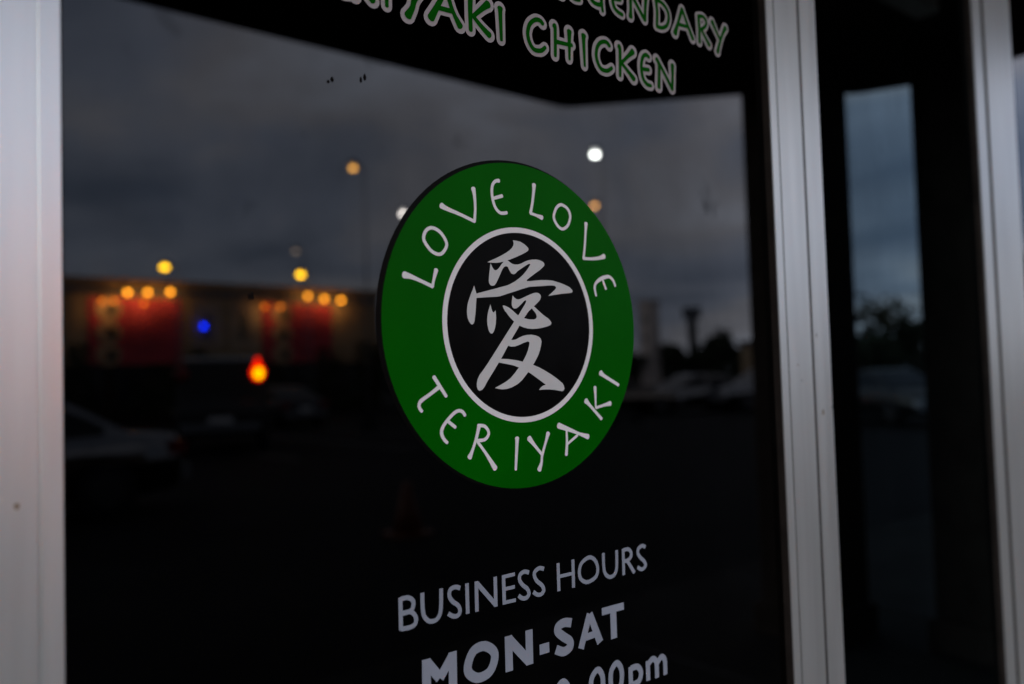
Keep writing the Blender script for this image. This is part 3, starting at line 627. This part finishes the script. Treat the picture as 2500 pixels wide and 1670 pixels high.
# dark dried drips on the outside of the glass
for x, z, rx, rz in ((0.3066, 1.6409, .0012, .0016), (0.3101, 1.6434, .0015, .0023), (0.3362, 1.6484, .0011, .0026), (0.3399, 1.6514, .0014, .0030),
                     (0.2387, 1.4654, .0010, .0022), (0.2411, 1.4664, .0013, .0030)):
    n = 12
    v = []
    for k in range(n):
        a = 2 * math.pi * k / n
        q = 1.0 if math.sin(a) < 0 else 1.0 - 0.45 * math.sin(a)
        v.append((x - O.x + rx * math.cos(a) * q, -0.0003, z - O.z + rz * math.sin(a)))
    face_street(obj('dried_drip', v, [tuple(range(n))], 'speck', door))

# chips and a dried fleck on the aluminium
for nm, x, z, rx, rz, mt, par, off in (('chip', .9902, 1.4429, .0010, .0040, 'speck', jb, (0, 0)), ('chip', .9520, 1.3850, .0012, .0012, 'speck', s2, O),
                                  ('fleck', .9975, 1.3425, .0018, .0052, 'rust', jb, (0, 0)), ('chip', 1.0212, 1.3482, .0012, .0022, 'speck', jb, (0, 0)),
                                  ('chip', .9440, 1.4050, .0022, .0007, 'rust', s2, O), ('chip', .0870, 1.3300, .0016, .0024, 'rust', s1, O)):
    v = [(x - off[0] + rx * math.cos(6.2832 * k / 9) * random.uniform(.6, 1.1), -0.0103, z - (off[2] if par in (s1, s2) else 0) + rz * math.sin(6.2832 * k / 9) * random.uniform(.6, 1.1)) for k in range(9)]
    face_street(obj(nm, v, [tuple(range(9))], mt, par))

# ------------------------------------------------------------------ round sign on the door glass
DX, DZ, DR, DRI = 0.50211, 1.44902, 0.15204, 0.09155
SO = (DX, 0.0, DZ)
sign = empty('round_sign', SO, 'round green vinyl sign with white lettering and a black centre on the door glass', 'sign')
ring_mesh('lost_reflection_disc', DX - 0.0036, DZ + 0.0004, 0, DR + 0.0016, -0.0002, 'vinyl_black', sign, SO)  # offset black disc paints the crescent where the back-surface reflection is lost
ring_mesh('green_ring', DX, DZ, 0, DR, -0.0004, 'vinyl_green', sign, SO)
ring_mesh('white_ring', DX, DZ, DRI - 0.0051, DRI, -0.0006, 'vinyl_white', sign, SO)
ring_mesh('black_centre', DX, DZ, 0, DRI - 0.0048, -0.00055, 'vinyl_black', sign, SO)
for ch, strokes in DECAL_LETTERS:
    letter(strokes, 3.1, -0.0006, 'vinyl_white', sign, SO)
char = None
for loops in CHARACTER:
    pts = [[Vector((x / 1000 - SO[0], z / 1000 + CAM.z - SO[2], 0)) for x, z in lp] for lp in loops]
    flat = [p for lp in pts for p in lp]
    tris = tessellate_polygon(pts)
    o = face_street(obj('character_stroke' if char else 'brush_character', [(p.x, -0.0008, p.y) for p in flat], [tuple(t) for t in tris],
                        'vinyl_ash', char or sign))
    char = char or o

# ------------------------------------------------------------------ lettering on the door glass
TO = (0.60, 0.0, 1.75)
dish = empty('window_lettering', TO, 'green capitals with grey outlines in two lines across the top of the door glass', 'lettering')
for L, base, grow in ((DISH_LETTERS, 4.5, 3.6), (HEADING_LETTERS, 4.5, 3.1)):
    for ch, strokes in L:
        lt = letter(strokes, base, -0.0009, 'vinyl_deep_green', dish, TO)
        letter(strokes, base, -0.0003, 'vinyl_grey', lt, TO, grow=grow, name='outline')
HO = (0.50, 0.0, 1.15)
hrs = empty('window_lettering', HO, 'silver grey business hours lettering on the lower door glass below the round sign', 'lettering')
for L, base in ((HOURS_LETTERS, 3.9), (DAYS_LETTERS, 8.6), (TIME_LETTERS, 6.2)):
    for ch, strokes in L:
        b2 = 9.5 if ch == '-' else base
        letter(strokes, b2, -0.0003, 'vinyl_silver', hrs, HO, round_cap=False)

# ================================================================== across the lot: long restaurant building
FY = -41.5
far = empty('restaurant_building', (0, FY, G), 'long restaurant across the lot with red panels, tan discs and a row of globe lamps', 'building')
def fpart(name, q, mat, parent=far, b=0.0):
    m = MB(); x0, x1, y0, y1, z0, z1 = q
    m.box(x0, x1, y0 - FY, y1 - FY, z0 - G, z1 - G, b)
    return m.build(name, mat, parent)
fpart('wall', (-32, 24.4, -58, FY, G, 6.42), 'tan_wall')
roof = fpart('roof', (-32.6, 25.0, -58.5, FY + .14, 6.42, 6.62), 'tan_wall')
fpart('lower_wall', (-32, 24.4, FY, FY + .05, G, 2.50), 'lower_wall')
fpart('fascia_band', (-32, 24.4, FY, FY + .10, 5.86, 6.16), 'grey_metal')
def disc(x, z, r, mat, parent, y):
    n = 28
    v = [(x + r * math.cos(2 * math.pi * k / n), y - FY, z + r * math.sin(2 * math.pi * k / n) - G) for k in range(n)] + \
        [(x + r * math.cos(2 * math.pi * k / n), y - .05 - FY, z + r * math.sin(2 * math.pi * k / n) - G) for k in range(n)]
    f = [tuple(range(n))] + [(k, n + k, n + (k + 1) % n, (k + 1) % n) for k in range(n)]
    o = obj('disc', v, f, mat, parent)
    return o
for x0, x1, cx in ((9.08, 13.27, 9.95), (17.42, 21.4, 18.48), (-0.2, 4.0, 1.0), (-9.6, -5.4, -8.5)):
    p = fpart('mural_panel', (x0, x1, FY, FY + .09, 2.55, 5.70), 'red_panel')
    for z in (5.16, 4.08, 3.02):
        disc(cx, z, 0.56, 'tan_disc', p, FY + .145)
        disc(cx + .12, z - .05, 0.24, 'dark_disc', p, FY + .20)
    disc(x0 + 2.35, 3.9, 0.62, 'red_panel', p, FY + .145)
for x0, x1 in ((13.75, 15.35), (15.65, 17.22), (4.5, 6.1), (6.5, 8.1), (-4.9, -3.3), (-2.8, -1.0)):
    p = fpart('poster_panel', (x0, x1, FY, FY + .08, 3.20, 5.62), 'cream_panel')
    xm = (x0 + x1) / 2
    obj('printed_shape', [(xm - .12, FY + .083 - FY, 5.2 - G), (xm - .38, FY + .083 - FY, 3.7 - G), (xm + .25, FY + .083 - FY, 3.7 - G), (xm + .2, FY + .083 - FY, 4.9 - G)],
        [(0, 1, 2, 3)], 'panel_dark', p)
x = -31.0
while x < 23:                                                      # shop windows along the dark ground floor
    wd = fpart('window', (x, x + 2.2, FY + .05, FY + .09, 0.45, 2.45), 'dark_metal')
    fpart('pane', (x + .08, x + 1.06, FY + .09, FY + .10, 0.53, 2.37), 'shop_window', wd)
    fpart('pane', (x + 1.14, x + 2.12, FY + .09, FY + .10, 0.53, 2.37), 'shop_window', wd)
    x += 2.75
def globe(x, z, r, mat, watts, y=FY + .62):
    m = MB()
    m.tube([(x, 0.0, z + .35 - G), (x, y - FY - .12, z + .48 - G), (x, y - FY, z + .42 - G), (x, y - FY, z + r * .9 - G)], .025, 8)
    arm = m.build('wall_lamp', 'dark_metal', far)
    m = MB(); m.ball((x, y - FY, z - G), r, r, r * .86)
    m.build('globe', mat, arm, True)
    ld = bpy.data.lights.new('globe_light', 'SPOT')            # what the globe throws onto the wall
    ld.energy = watts; ld.color = (1.0, 0.50, 0.16); ld.shadow_soft_size = 0.0; ld.spot_size = R(150); ld.spot_blend = 0.6
    lo = bpy.data.objects.new('globe_light', ld); COL.objects.link(lo); lo.parent = arm
    lo.location = (x, y - FY + .12, z - G - r - .12)
    lo.rotation_euler = Vector((0, 0.90, 0.05)).to_track_quat('Z', 'Y').to_euler()      # aimed back at the wall
for x, z in ((10.66, 5.90), (11.56, 5.93), (12.60, 5.99), (19.75, 6.07), (20.70, 5.96), (21.70, 5.92)):
    globe(x, z, 0.115, 'glow_globe', 190.0)
for x, z in ((9.57, 5.46), (10.07, 5.47), (17.33, 5.44), (18.18, 5.45), (11.39, 5.41)):
    globe(x, z, 0.10, 'glow_globe_dim', 115.0)
m = MB(); m.ball((14.30, .25, 4.39 - G), .10, .06, .10)
bl = m.build('sign_lamp', 'glow_blue', far, True)
m = MB(); m.tube([(14.30, 0.0, 4.39 - G), (14.30, .2, 4.39 - G)], .05, 8); m.build('bracket', 'dark_metal', bl)

# ================================================================== parking lot lamps
def lot_lamp(x, y, zl, mat, lens, label, arm=1.0):
    t = empty('lamp_post', (x, y - 0.0, G), label, 'lamp post', 'parking lot lamp posts')
    H = zl - G + 0.12
    m = MB(); m.lathe([(.24, 0), (.24, .55), (.20, .60)], n=14); m.build('base', 'concrete', t)
    m = MB(); m.tube([(0, 0, .6), (0, 0, H * .6), (0, 0, H + .12)], [.03, .025, .02], 10); m.build('pole', 'galvanised', t, True)
    m = MB(); m.tube([(0, 0, H), (-.25 * arm, .15 * arm, H + .10), (-.55 * arm, .30 * arm, H + .12)], .03, 8); m.build('arm', 'galvanised', t, True)
    hx, hy = -.55 * arm, .30 * arm
    m = MB(); m.box(hx - lens - .05, hx + lens + .05, hy - lens * .7 - .05, hy + lens * .7 + .05, H + .06, H + .19, .03)
    hd = m.build('lamp_head', 'galvanised', t)
    m = MB(); m.ball((hx, hy, H - .05), lens * 1.25, lens * 1.1, lens * .75)
    m.build('lens', mat, hd, True)
    return t
LP = [  # lens centre (x, y, z)
    (17.76, -16.99, 8.01, 'glow_white', .088, 'lot lamp post with the large brilliant white light, above and right of the round sign'),
    (17.45, -27.40, 7.97, 'glow_warm', .09, 'lot lamp post with warm white light half hidden by the rim of the round sign'),
    (12.45, -22.23, 8.00, 'glow_orange', .075, 'lot lamp post with orange light high in the sky left of the round sign'),
    (23.39, -22.68, 8.08, 'glow_soft', .085, 'lot lamp post with soft orange light touching the right shoulder of the round sign'),
    (10.27, -33.90, 6.20, 'glow_yellow', .125, 'lot lamp post with bright yellow light above the three left globe lamps'),
    (15.22, -32.03, 5.96, 'glow_yellow', .125, 'lot lamp post with bright yellow light above the three right globe lamps'),
    (17.98, -38.46, 8.01, 'glow_dim', .11, 'lot lamp post with a faint greyish light just starting up')]
for x, y, z, mt, ln, lb in LP:
    lot_lamp(x + .55, y - .30, z - 0.07, mt, ln, lb)

# ================================================================== vehicles
def car(loc, rz, paint, label, kind='sedan', lit=False, sc=1.0):
    """Car pointing along +x: lofted body, cabin with inset windows, wheels, lamps."""
    t = empty('parked_car' if kind != 'van' else 'parked_van', loc, label, 'car' if kind != 'van' else 'van', 'vehicles in the parking lot', rz)
    if kind == 'sedan':
        Lh, W, st = 2.3, .90, [(-2.30, .42, .80, .72), (-2.22, .30, .96, .82), (-1.7, .24, 1.00, .89), (-.6, .22, .95, .90), (.7, .22, .92, .90), (1.3, .22, .90, .88), (1.95, .26, .82, .84), (2.22, .34, .72, .76), (2.30, .44, .62, .66)]
        cab = [(-1.75, .97, .78), (-1.05, 1.38, .60), (-.2, 1.45, .60), (.25, 1.42, .60), (1.15, .92, .78)]
        wx, wr = (-1.42, 1.40), .33
    elif kind == 'suv':
        Lh, W, st = 2.3, .94, [(-2.30, .50, .95, .78), (-2.24, .34, 1.08, .86), (-1.6, .28, 1.10, .92), (-.5, .26, 1.06, .94), (.8, .26, 1.04, .94), (1.4, .28, 1.02, .92), (2.0, .32, .96, .88), (2.24, .42, .84, .80), (2.30, .52, .74, .70)]
        cab = [(-2.18, 1.08, .82), (-1.85, 1.62, .66), (-.6, 1.74, .66), (.2, 1.68, .66), (1.2, 1.04, .82)]
        wx, wr = (-1.42, 1.42), .37
    else:
        Lh, W, st = 2.55, 1.0, [(-2.55, .55, 1.12, .94), (-2.50, .40, 1.22, .98), (-1.6, .34, 1.22, 1.0), (.0, .32, 1.20, 1.0), (1.2, .32, 1.18, 1.0), (1.8, .34, 1.12, .97), (2.35, .40, .98, .92), (2.55, .55, .80, .80)]
        cab = [(-2.52, 1.2, .95), (-2.42, 2.10, .82), (-1.0, 2.24, .80), (.9, 2.18, .78), (1.9, 1.14, .90)]
        wx, wr = (-1.55, 1.60), .38
    v, f = [], []
    K = 10
    for x, zb, zt, hw in st:
        zm = zb + (zt - zb) * .55
        sec = [(-hw * .86, zb), (-hw * .97, zb + .08), (-hw, zm), (-hw * .97, zt - .07), (-hw * .90, zt),
               (hw * .90, zt), (hw * .97, zt - .07), (hw, zm), (hw * .97, zb + .08), (hw * .86, zb)]
        v += [(x, y, z) for y, z in sec]
    for i in range(len(st) - 1):
        for k in range(K):
            f.append((i * K + k, (i + 1) * K + k, (i + 1) * K + (k + 1) % K, i * K + (k + 1) % K))
    f += [tuple(range(K)), tuple(reversed(range((len(st) - 1) * K, len(st) * K)))]
    obj('body', v, f, paint, t, True)
    # cabin: belt line to roof
    v = []
    for x, z, hw in cab: v += [(x, -hw, z), (x, hw, z)]
    zb = min(cab[0][1], cab[-1][1]) - .06
    n = len(cab)
    base = len(v)
    for x, z, hw in cab: v += [(x if 0 < cab.index((x, z, hw)) < n - 1 else x, -cab[0][2] * 1.03, zb), (x, cab[0][2] * 1.03, zb)]
    f = []
    for i in range(n - 1):
        f.append((2 * i, 2 * i + 1, 2 * i + 3, 2 * i + 2))
        f.append((2 * i, 2 * i + 2, base + 2 * i + 2, base + 2 * i))
        f.append((2 * i + 1, base + 2 * i + 1, base + 2 * i + 3, 2 * i + 3))
    f.append((0, base, base + 1, 1)); f.append((2 * n - 2, 2 * n - 1, base + 2 * n - 1, base + 2 * n - 2))
    cb = obj('cabin', v, f, paint, t)
    def lerp(a, b, q): return tuple(a[i] + (b[i] - a[i]) * q for i in range(3))
    # windscreen and rear window
    for i0, i1, nm in ((0, 1, 'rear_window'), (n - 1, n - 2, 'windscreen')):
        a, b = cab[i0], cab[i1]
        s = 1 if i0 else -1
        lo, hi = lerp(a, b, .14), lerp(a, b, .9)
        o = .012
        q = [(lo[0] + s * o, -lo[2] * .9, lo[1] + o), (lo[0] + s * o, lo[2] * .9, lo[1] + o), (hi[0] + s * o, hi[2] * .9, hi[1] + o), (hi[0] + s * o, -hi[2] * .9, hi[1] + o)]
        obj(nm, q, [(0, 1, 2, 3)], 'car_glass', cb)
    # side windows between the pillars
    def zroof(x):
        for (xa, za, wa), (xb, zb2, wb) in zip(cab[:-1], cab[1:]):
            if xa <= x <= xb:
                q = (x - xa) / (xb - xa); return za + (zb2 - za) * q, wa + (wb - wa) * q
        return cab[0][1], cab[0][2]
    belt = max(cab[0][1], cab[-1][1]) + .02
    xa, xb = cab[0][0], cab[-1][0]
    cuts = [(xa + .34 * (1 if kind == 'sedan' else .5), xa + (xb - xa) * .48), (xa + (xb - xa) * .51, xb - .30)]
    for s in (-1, 1):
        for c0, c1 in cuts:
            top = []
            for q in range(6):
                x = c0 + (c1 - c0) * q / 5
                z, hw = zroof(x)
                z = max(z - .08, belt + .01)
                top.append((x, z))
            loop = [(c0, belt)] + top + [(c1, belt)]
            def wy(x, z):
                zr, hr = zroof(x)
                hb = cab[0][2] * 1.03
                q = min(1, max(0, (z - zb) / max(.05, zr - zb)))
                return s * (hb + (hr - hb) * q + .014)
            obj('side_window', [(x, wy(x, z), z) for x, z in loop], [tuple(range(len(loop)))], 'car_glass', cb)
    for x in wx:
        for s in (-1, 1):
            m = MB()
            y0 = s * (W - .20)
            m.tube([(x, y0, wr), (x, y0 + s * .04, wr), (x, y0 + s * .20, wr), (x, y0 + s * .23, wr)], [wr * .9, wr, wr, wr * .9], 18)
            wh = m.build('wheel', 'tyre', t, True)
            m = MB(); m.tube([(x, y0 + s * .22, wr), (x, y0 + s * .245, wr)], [wr * .62, wr * .55], 14); m.build('rim', 'rim', wh)
    xr, zr = st[0][0], (st[1][2] + st[0][1]) / 2
    for s in (-1, 1):
        on = lit and s == 1
        m = MB()
        if kind == 'van':
            m.ball((xr - .01, s * .80, 1.81), .06, .15, .18); m.ball((xr, s * .80, 2.0), .05, .06, .14)
            tl = m.build('taillight', 'glow_red' if on else 'red_lens', t, True)
            m = MB(); m.ball((xr - .05, s * .80 + .02, 1.785), .05, .09, .11)
            m.build('turn_signal', 'glow_amber' if on else 'red_lens', tl, True)
        else:
            m.box(xr - .02, xr + .16, s * (W - .20) - .15, s * (W - .20) + .15, st[1][2] - .24, st[1][2] - .07, .02)
            m.build('taillight', 'red_lens', t)
        m = MB(); xf = st[-1][0]
        m.box(xf - .22, xf + .0, s * (W - .27) - .15, s * (W - .27) + .15, st[-1][2] - .10, st[-1][2] + .06, .03); m.build('headlight', 'lamp_lens', t)
    for xx, nm in ((st[0][0] - .03, 'rear_bumper'), (st[-1][0] + .0, 'front_bumper')):
        m = MB(); m.box(xx - .06, xx + .07, -W * .84, W * .84, st[0][1] - .02, st[0][1] + .16, .03); m.build(nm, 'grey_metal', t)
    m = MB(); m.box(xr - .055, xr - .02, -.26, .26, st[0][1] + .17, st[0][1] + .29); m.build('licence_plate', 'white_band', t)
    return t
def paint(name, c, rough=.28, metal=.5):
    return pbr(name, c, rough, metal, var=.06, scale=2)
P_SILVER = paint('silver_paint', (.22, .22, .225), .14, 1.0)
P_GREY = paint('dark_grey_paint', (.19, .19, .195), .10, 1.0)
P_DARK = paint('black_paint', (.012, .012, .013), .35, .1)
P_WHITE = paint('white_paint', (.22, .215, .21), .14, 1.0)
P_BEIGE = paint('beige_paint', (.20, .17, .14), .14, 1.0)
P_BLUE = paint('blue_grey_paint', (.015, .017, .022), .45, .0)
P_RED = paint('maroon_paint', (.04, .008, .008), .3, .2)
car((1.10, -10.9, G), R(183), P_GREY, 'grey sedan with a gleaming rear deck, low at the left of the door glass')
car((7.55, -20.2, G), R(291), P_DARK, 'tall black van with one glowing red and amber taillight', 'van', True)
car((2.2, -27.0, G), R(90), P_RED, 'maroon hatchback in the dark beyond the grey sedan', 'suv')
car((12.6, -28.5, G), R(270), P_BLUE, 'dark blue car parked beyond the black van', 'sedan')
car((22.3, -20.9, G), R(25), P_BEIGE, 'beige sedan at the left end of the row right of the round sign')
car((25.4, -19.9, G), R(200), P_WHITE, 'pale sedan in the middle of the row right of the round sign')
car((27.2, -17.6, G), R(205), P_SILVER, 'silver hatchback at the right end of the row beside the door stile', 'suv')
car((22.3, -10.6, G), R(120), P_DARK, 'black sedan with shining roof edges seen in the narrow side window')

# ================================================================== trees and shrubs
def tree(loc, h, spread, label, n=520, leafy=True, mat='leaf', trunk=.16, low=.12):
    rnd = random.Random(int(loc[0] * 13 + loc[1] * 7))
    t = empty('tree', loc, label, 'tree', 'trees beyond the parking lot')
    m = MB()
    m.tube([(0, 0, 0), (.05, .04, h * .3), (-.06, .02, h * .62), (0, .05, h * .9)], [trunk, trunk * .75, trunk * .45, .03], 8)
    tips = []
    for k in range(9):
        a = rnd.uniform(0, 6.28); z0 = h * rnd.uniform(.3, .7); r = spread * rnd.uniform(.5, 1.0)
        p2 = (r * math.cos(a), r * math.sin(a), min(h * .98, z0 + h * rnd.uniform(.15, .35)))
        pm = (p2[0] * .45, p2[1] * .45, z0 + (p2[2] - z0) * .35)
        m.tube([(0, 0, z0), pm, p2], [trunk * .4, trunk * .25, .015], 5)
        tips += [Vector(p2), Vector(pm) * .5 + Vector(p2) * .5]
        for q in range(2):
            b = a + rnd.uniform(-.9, .9)
            p3 = (pm[0] + r * .5 * math.cos(b), pm[1] + r * .5 * math.sin(b), pm[2] + h * rnd.uniform(.08, .26))
            m.tube([pm, p3], [trunk * .18, .012], 4); tips.append(Vector(p3))
    m.build('trunk', 'bark', t, True)
    tips.append(Vector((0, 0, h * .92)))
    v, f = [], []
    s = .055 * h ** .6 * 1.9
    for k in range(n):
        c = rnd.choice(tips) + Vector((rnd.gauss(0, spread * .22), rnd.gauss(0, spread * .22), rnd.gauss(0, h * .07)))
        if c.z < h * low: c.z = h * low + abs(rnd.gauss(0, h * .1))
        u = Vector((rnd.gauss(0, 1), rnd.gauss(0, 1), rnd.gauss(0, 1))).normalized()
        w = u.orthogonal().normalized()
        a = s * rnd.uniform(.6, 1.4)
        i = len(v)
        v += [c - u * a, c + w * a * .55, c + u * a, c - w * a * .55]
        f.append((i, i + 1, i + 2, i + 3))
    cr = obj('crown', v, f, mat, t)
    return t
for (px, py, h, sp, lb, mt, n) in [
    (80.0, -74.5, 4.3, 2.6, 'dark round tree at the foot of the tan tower, right of the round sign', 'leaf', 1400),
    (83.5, -70.8, 5.0, 2.7, 'bushy dark tree between the tan tower and the tall pole sign', 'leaf', 1600),
    (86.5, -67.5, 5.0, 2.6, 'bushy dark tree directly behind the tall pole sign', 'leaf', 1600),
    (88.2, -65.2, 6.2, 1.7, 'taller narrow tree just right of the tall pole sign', 'leaf', 1400),
    (90.5, -61.8, 4.3, 2.5, 'low dark tree between the narrow tree and the tan shed', 'leaf', 1400),
    (92.5, -58.5, 4.2, 2.4, 'low dark tree just left of the tan shed', 'leaf', 1200),
    (76.5, -78.5, 4.2, 2.6, 'dark tree behind the right rim of the round sign', 'leaf', 1200),
    (52.4, -27.0, 5.6, 2.4, 'open thin tree at the left in the narrow side window', 'leaf_dry', 260),
    (54.2, -24.6, 4.3, 2.3, 'dense dark tree at the right in the narrow side window', 'leaf', 1400),
    (50.0, -26.6, 3.4, 2.0, 'low bushy tree at the far left in the narrow side window', 'leaf', 1200),
    (44.0, -12.5, 7.5, 3.0, 'large tree filling the last pane at the far right edge', 'leaf', 1400),
    (28.0, -43.0, 5.4, 2.4, 'dark tree at the right end of the restaurant, behind the left rim of the sign', 'leaf', 1800),
    (25.6, -39.2, 4.0, 1.8, 'small dark tree beside the last globe lamp of the restaurant', 'leaf', 1400)]:
    tree((px, py, G), h, sp, lb, n, True, mt)
def shrub(loc, h, r, label, n=420):
    rnd = random.Random(int(loc[0] * 31 + 5))
    t = empty('shrub', loc, label, 'shrub', 'shrubs along the restaurant')
    m = MB()
    for k in range(6):
        a = rnd.uniform(0, 6.28)
        m.tube([(0, 0, 0), (r * .3 * math.cos(a), r * .3 * math.sin(a), h * .4), (r * .7 * math.cos(a), r * .7 * math.sin(a), h * .8)], [.05, .03, .01], 5)
    m.build('stems', 'bark', t)
    v, f = [], []
    for k in range(n):
        a = rnd.uniform(0, 6.28); q = rnd.uniform(0, 1) ** .5; z = rnd.uniform(.06, 1)
        rr = r * q * (1.1 - .6 * z) * rnd.uniform(.8, 1.2)
        c = Vector((rr * math.cos(a), rr * math.sin(a), z * h))
        u = Vector((rnd.gauss(0, 1), rnd.gauss(0, 1), rnd.gauss(0, 1))).normalized(); w = u.orthogonal().normalized()
        s = rnd.uniform(.08, .17); i = len(v)
        v += [c - u * s, c + w * s * .6, c + u * s, c - w * s * .6]; f.append((i, i + 1, i + 2, i + 3))
    obj('foliage', v, f, 'leaf', t)
for x, y, h, r, lb in ((8.3, -39.6, 3.5, .8, 'tall dark shrub at the left edge of the door glass before the restaurant'),
                       (11.6, -39.4, 2.6, 1.3, 'broad dark shrub below the first red panel'),
                       (13.4, -39.6, 3.3, .9, 'pointed dark shrub at the right corner of the first red panel'),
                       (16.6, -39.4, 2.5, 1.4, 'low wide shrub under the two cream poster panels'),
                       (20.3, -39.6, 3.4, 1.2, 'dark shrub below the second red panel'),
                       (22.3, -39.4, 3.7, 1.1, 'tall dark shrub near the right end of the restaurant')):
    shrub((x, y, G), h, r, lb)

# distant belt of trees that closes the horizon: one dark mass
rnd = random.Random(3)
v, f = [], []
for k in range(9000):
    a = R(rnd.uniform(-62, -8)); d = rnd.uniform(126, 138)
    hh = 3.9 + 0.8 * math.sin(a * 41) + .7 * math.sin(a * 97 + 1) + .5 * math.sin(a * 211)
    c = Vector((d * math.cos(a), d * math.sin(a), G + hh * rnd.uniform(0, 1) ** .8))
    u = Vector((rnd.gauss(0, 1), rnd.gauss(0, 1), rnd.gauss(0, 1))).normalized(); q = u.orthogonal().normalized()
    s = rnd.uniform(.35, .75); i = len(v)
    v += [c - u * s, c + q * s * .7, c + u * s, c - q * s * .7]; f.append((i, i + 1, i + 2, i + 3))
tag(obj('woodland', v, f, 'leaf'), 'dark belt of distant woodland along the horizon', 'woodland', kind='stuff')

# ================================================================== far things right of the sign
t = empty('tower', (82.3, -72.1, G), 'pale tan square tower on the skyline right of the round sign', 'tower')
m = MB(); m.box(-.95, .95, -.95, .95, 0, 10.6, .05); m.build('shaft', 'cream_stone', t)
m = MB(); m.box(-1.1, 1.1, -1.1, 1.1, 10.6, 11.0, .05); m.build('cap', 'cream_stone', t)
for z in (3, 5.5, 8):
    m = MB(); m.box(-.97, -.955, -.3, .3, z, z + .9); m.build('window', 'shop_window', t)
t = empty('pole_sign', (86.0, -68.1, G), 'tall dark pole sign with a square box on the skyline', 'sign', rz=R(-128))
m = MB(); m.tube([(0, 0, 0), (0, 0, 7.6)], [.34, .30], 12); m.build('pole', 'dark_metal', t)
m = MB(); m.box(-1.15, 1.15, -.3, .3, 8.4, 9.9, .04); bx = m.build('sign_box', 'dark_metal', t)
m = MB(); m.box(-1.05, 1.05, -.33, -.305, 8.5, 9.8); m.build('face', 'grey_metal', bx)
m = MB(); m.box(-.6, .6, -.25, .25, 3.0, 8.4, .04); m.build('sleeve', 'dark_metal', t)
t = empty('shed', (50.4, -33.4, G), 'small tan shed beside the right edge of the door glass', 'building', rz=R(-35))
m = MB(); m.box(-1.5, 1.5, -1.6, 1.6, 0, 3.3, .03); m.build('wall', 'tan_wall', t)
m = MB(); m.box(-1.7, 1.7, -1.8, 1.8, 3.3, 3.55, .03); m.build('roof', 'grey_metal', t)
m = MB(); m.box(-1.53, -1.505, -.5, .5, 0, 2.1); m.build('door', 'dark_metal', t)

# small things
t = empty('traffic_cone', (4.42, -6.55, G), 'small orange traffic cone low in the dark glass below the round sign', 'cone')
m = MB(); m.box(-.2, .2, -.2, .2, 0, .035, .03); m.build('base', 'orange', t)
m = MB(); m.lathe([(.155, .035), (.10, .25), (.04, .50), (.032, .52)], n=18); m.build('cone', 'orange', t, True)
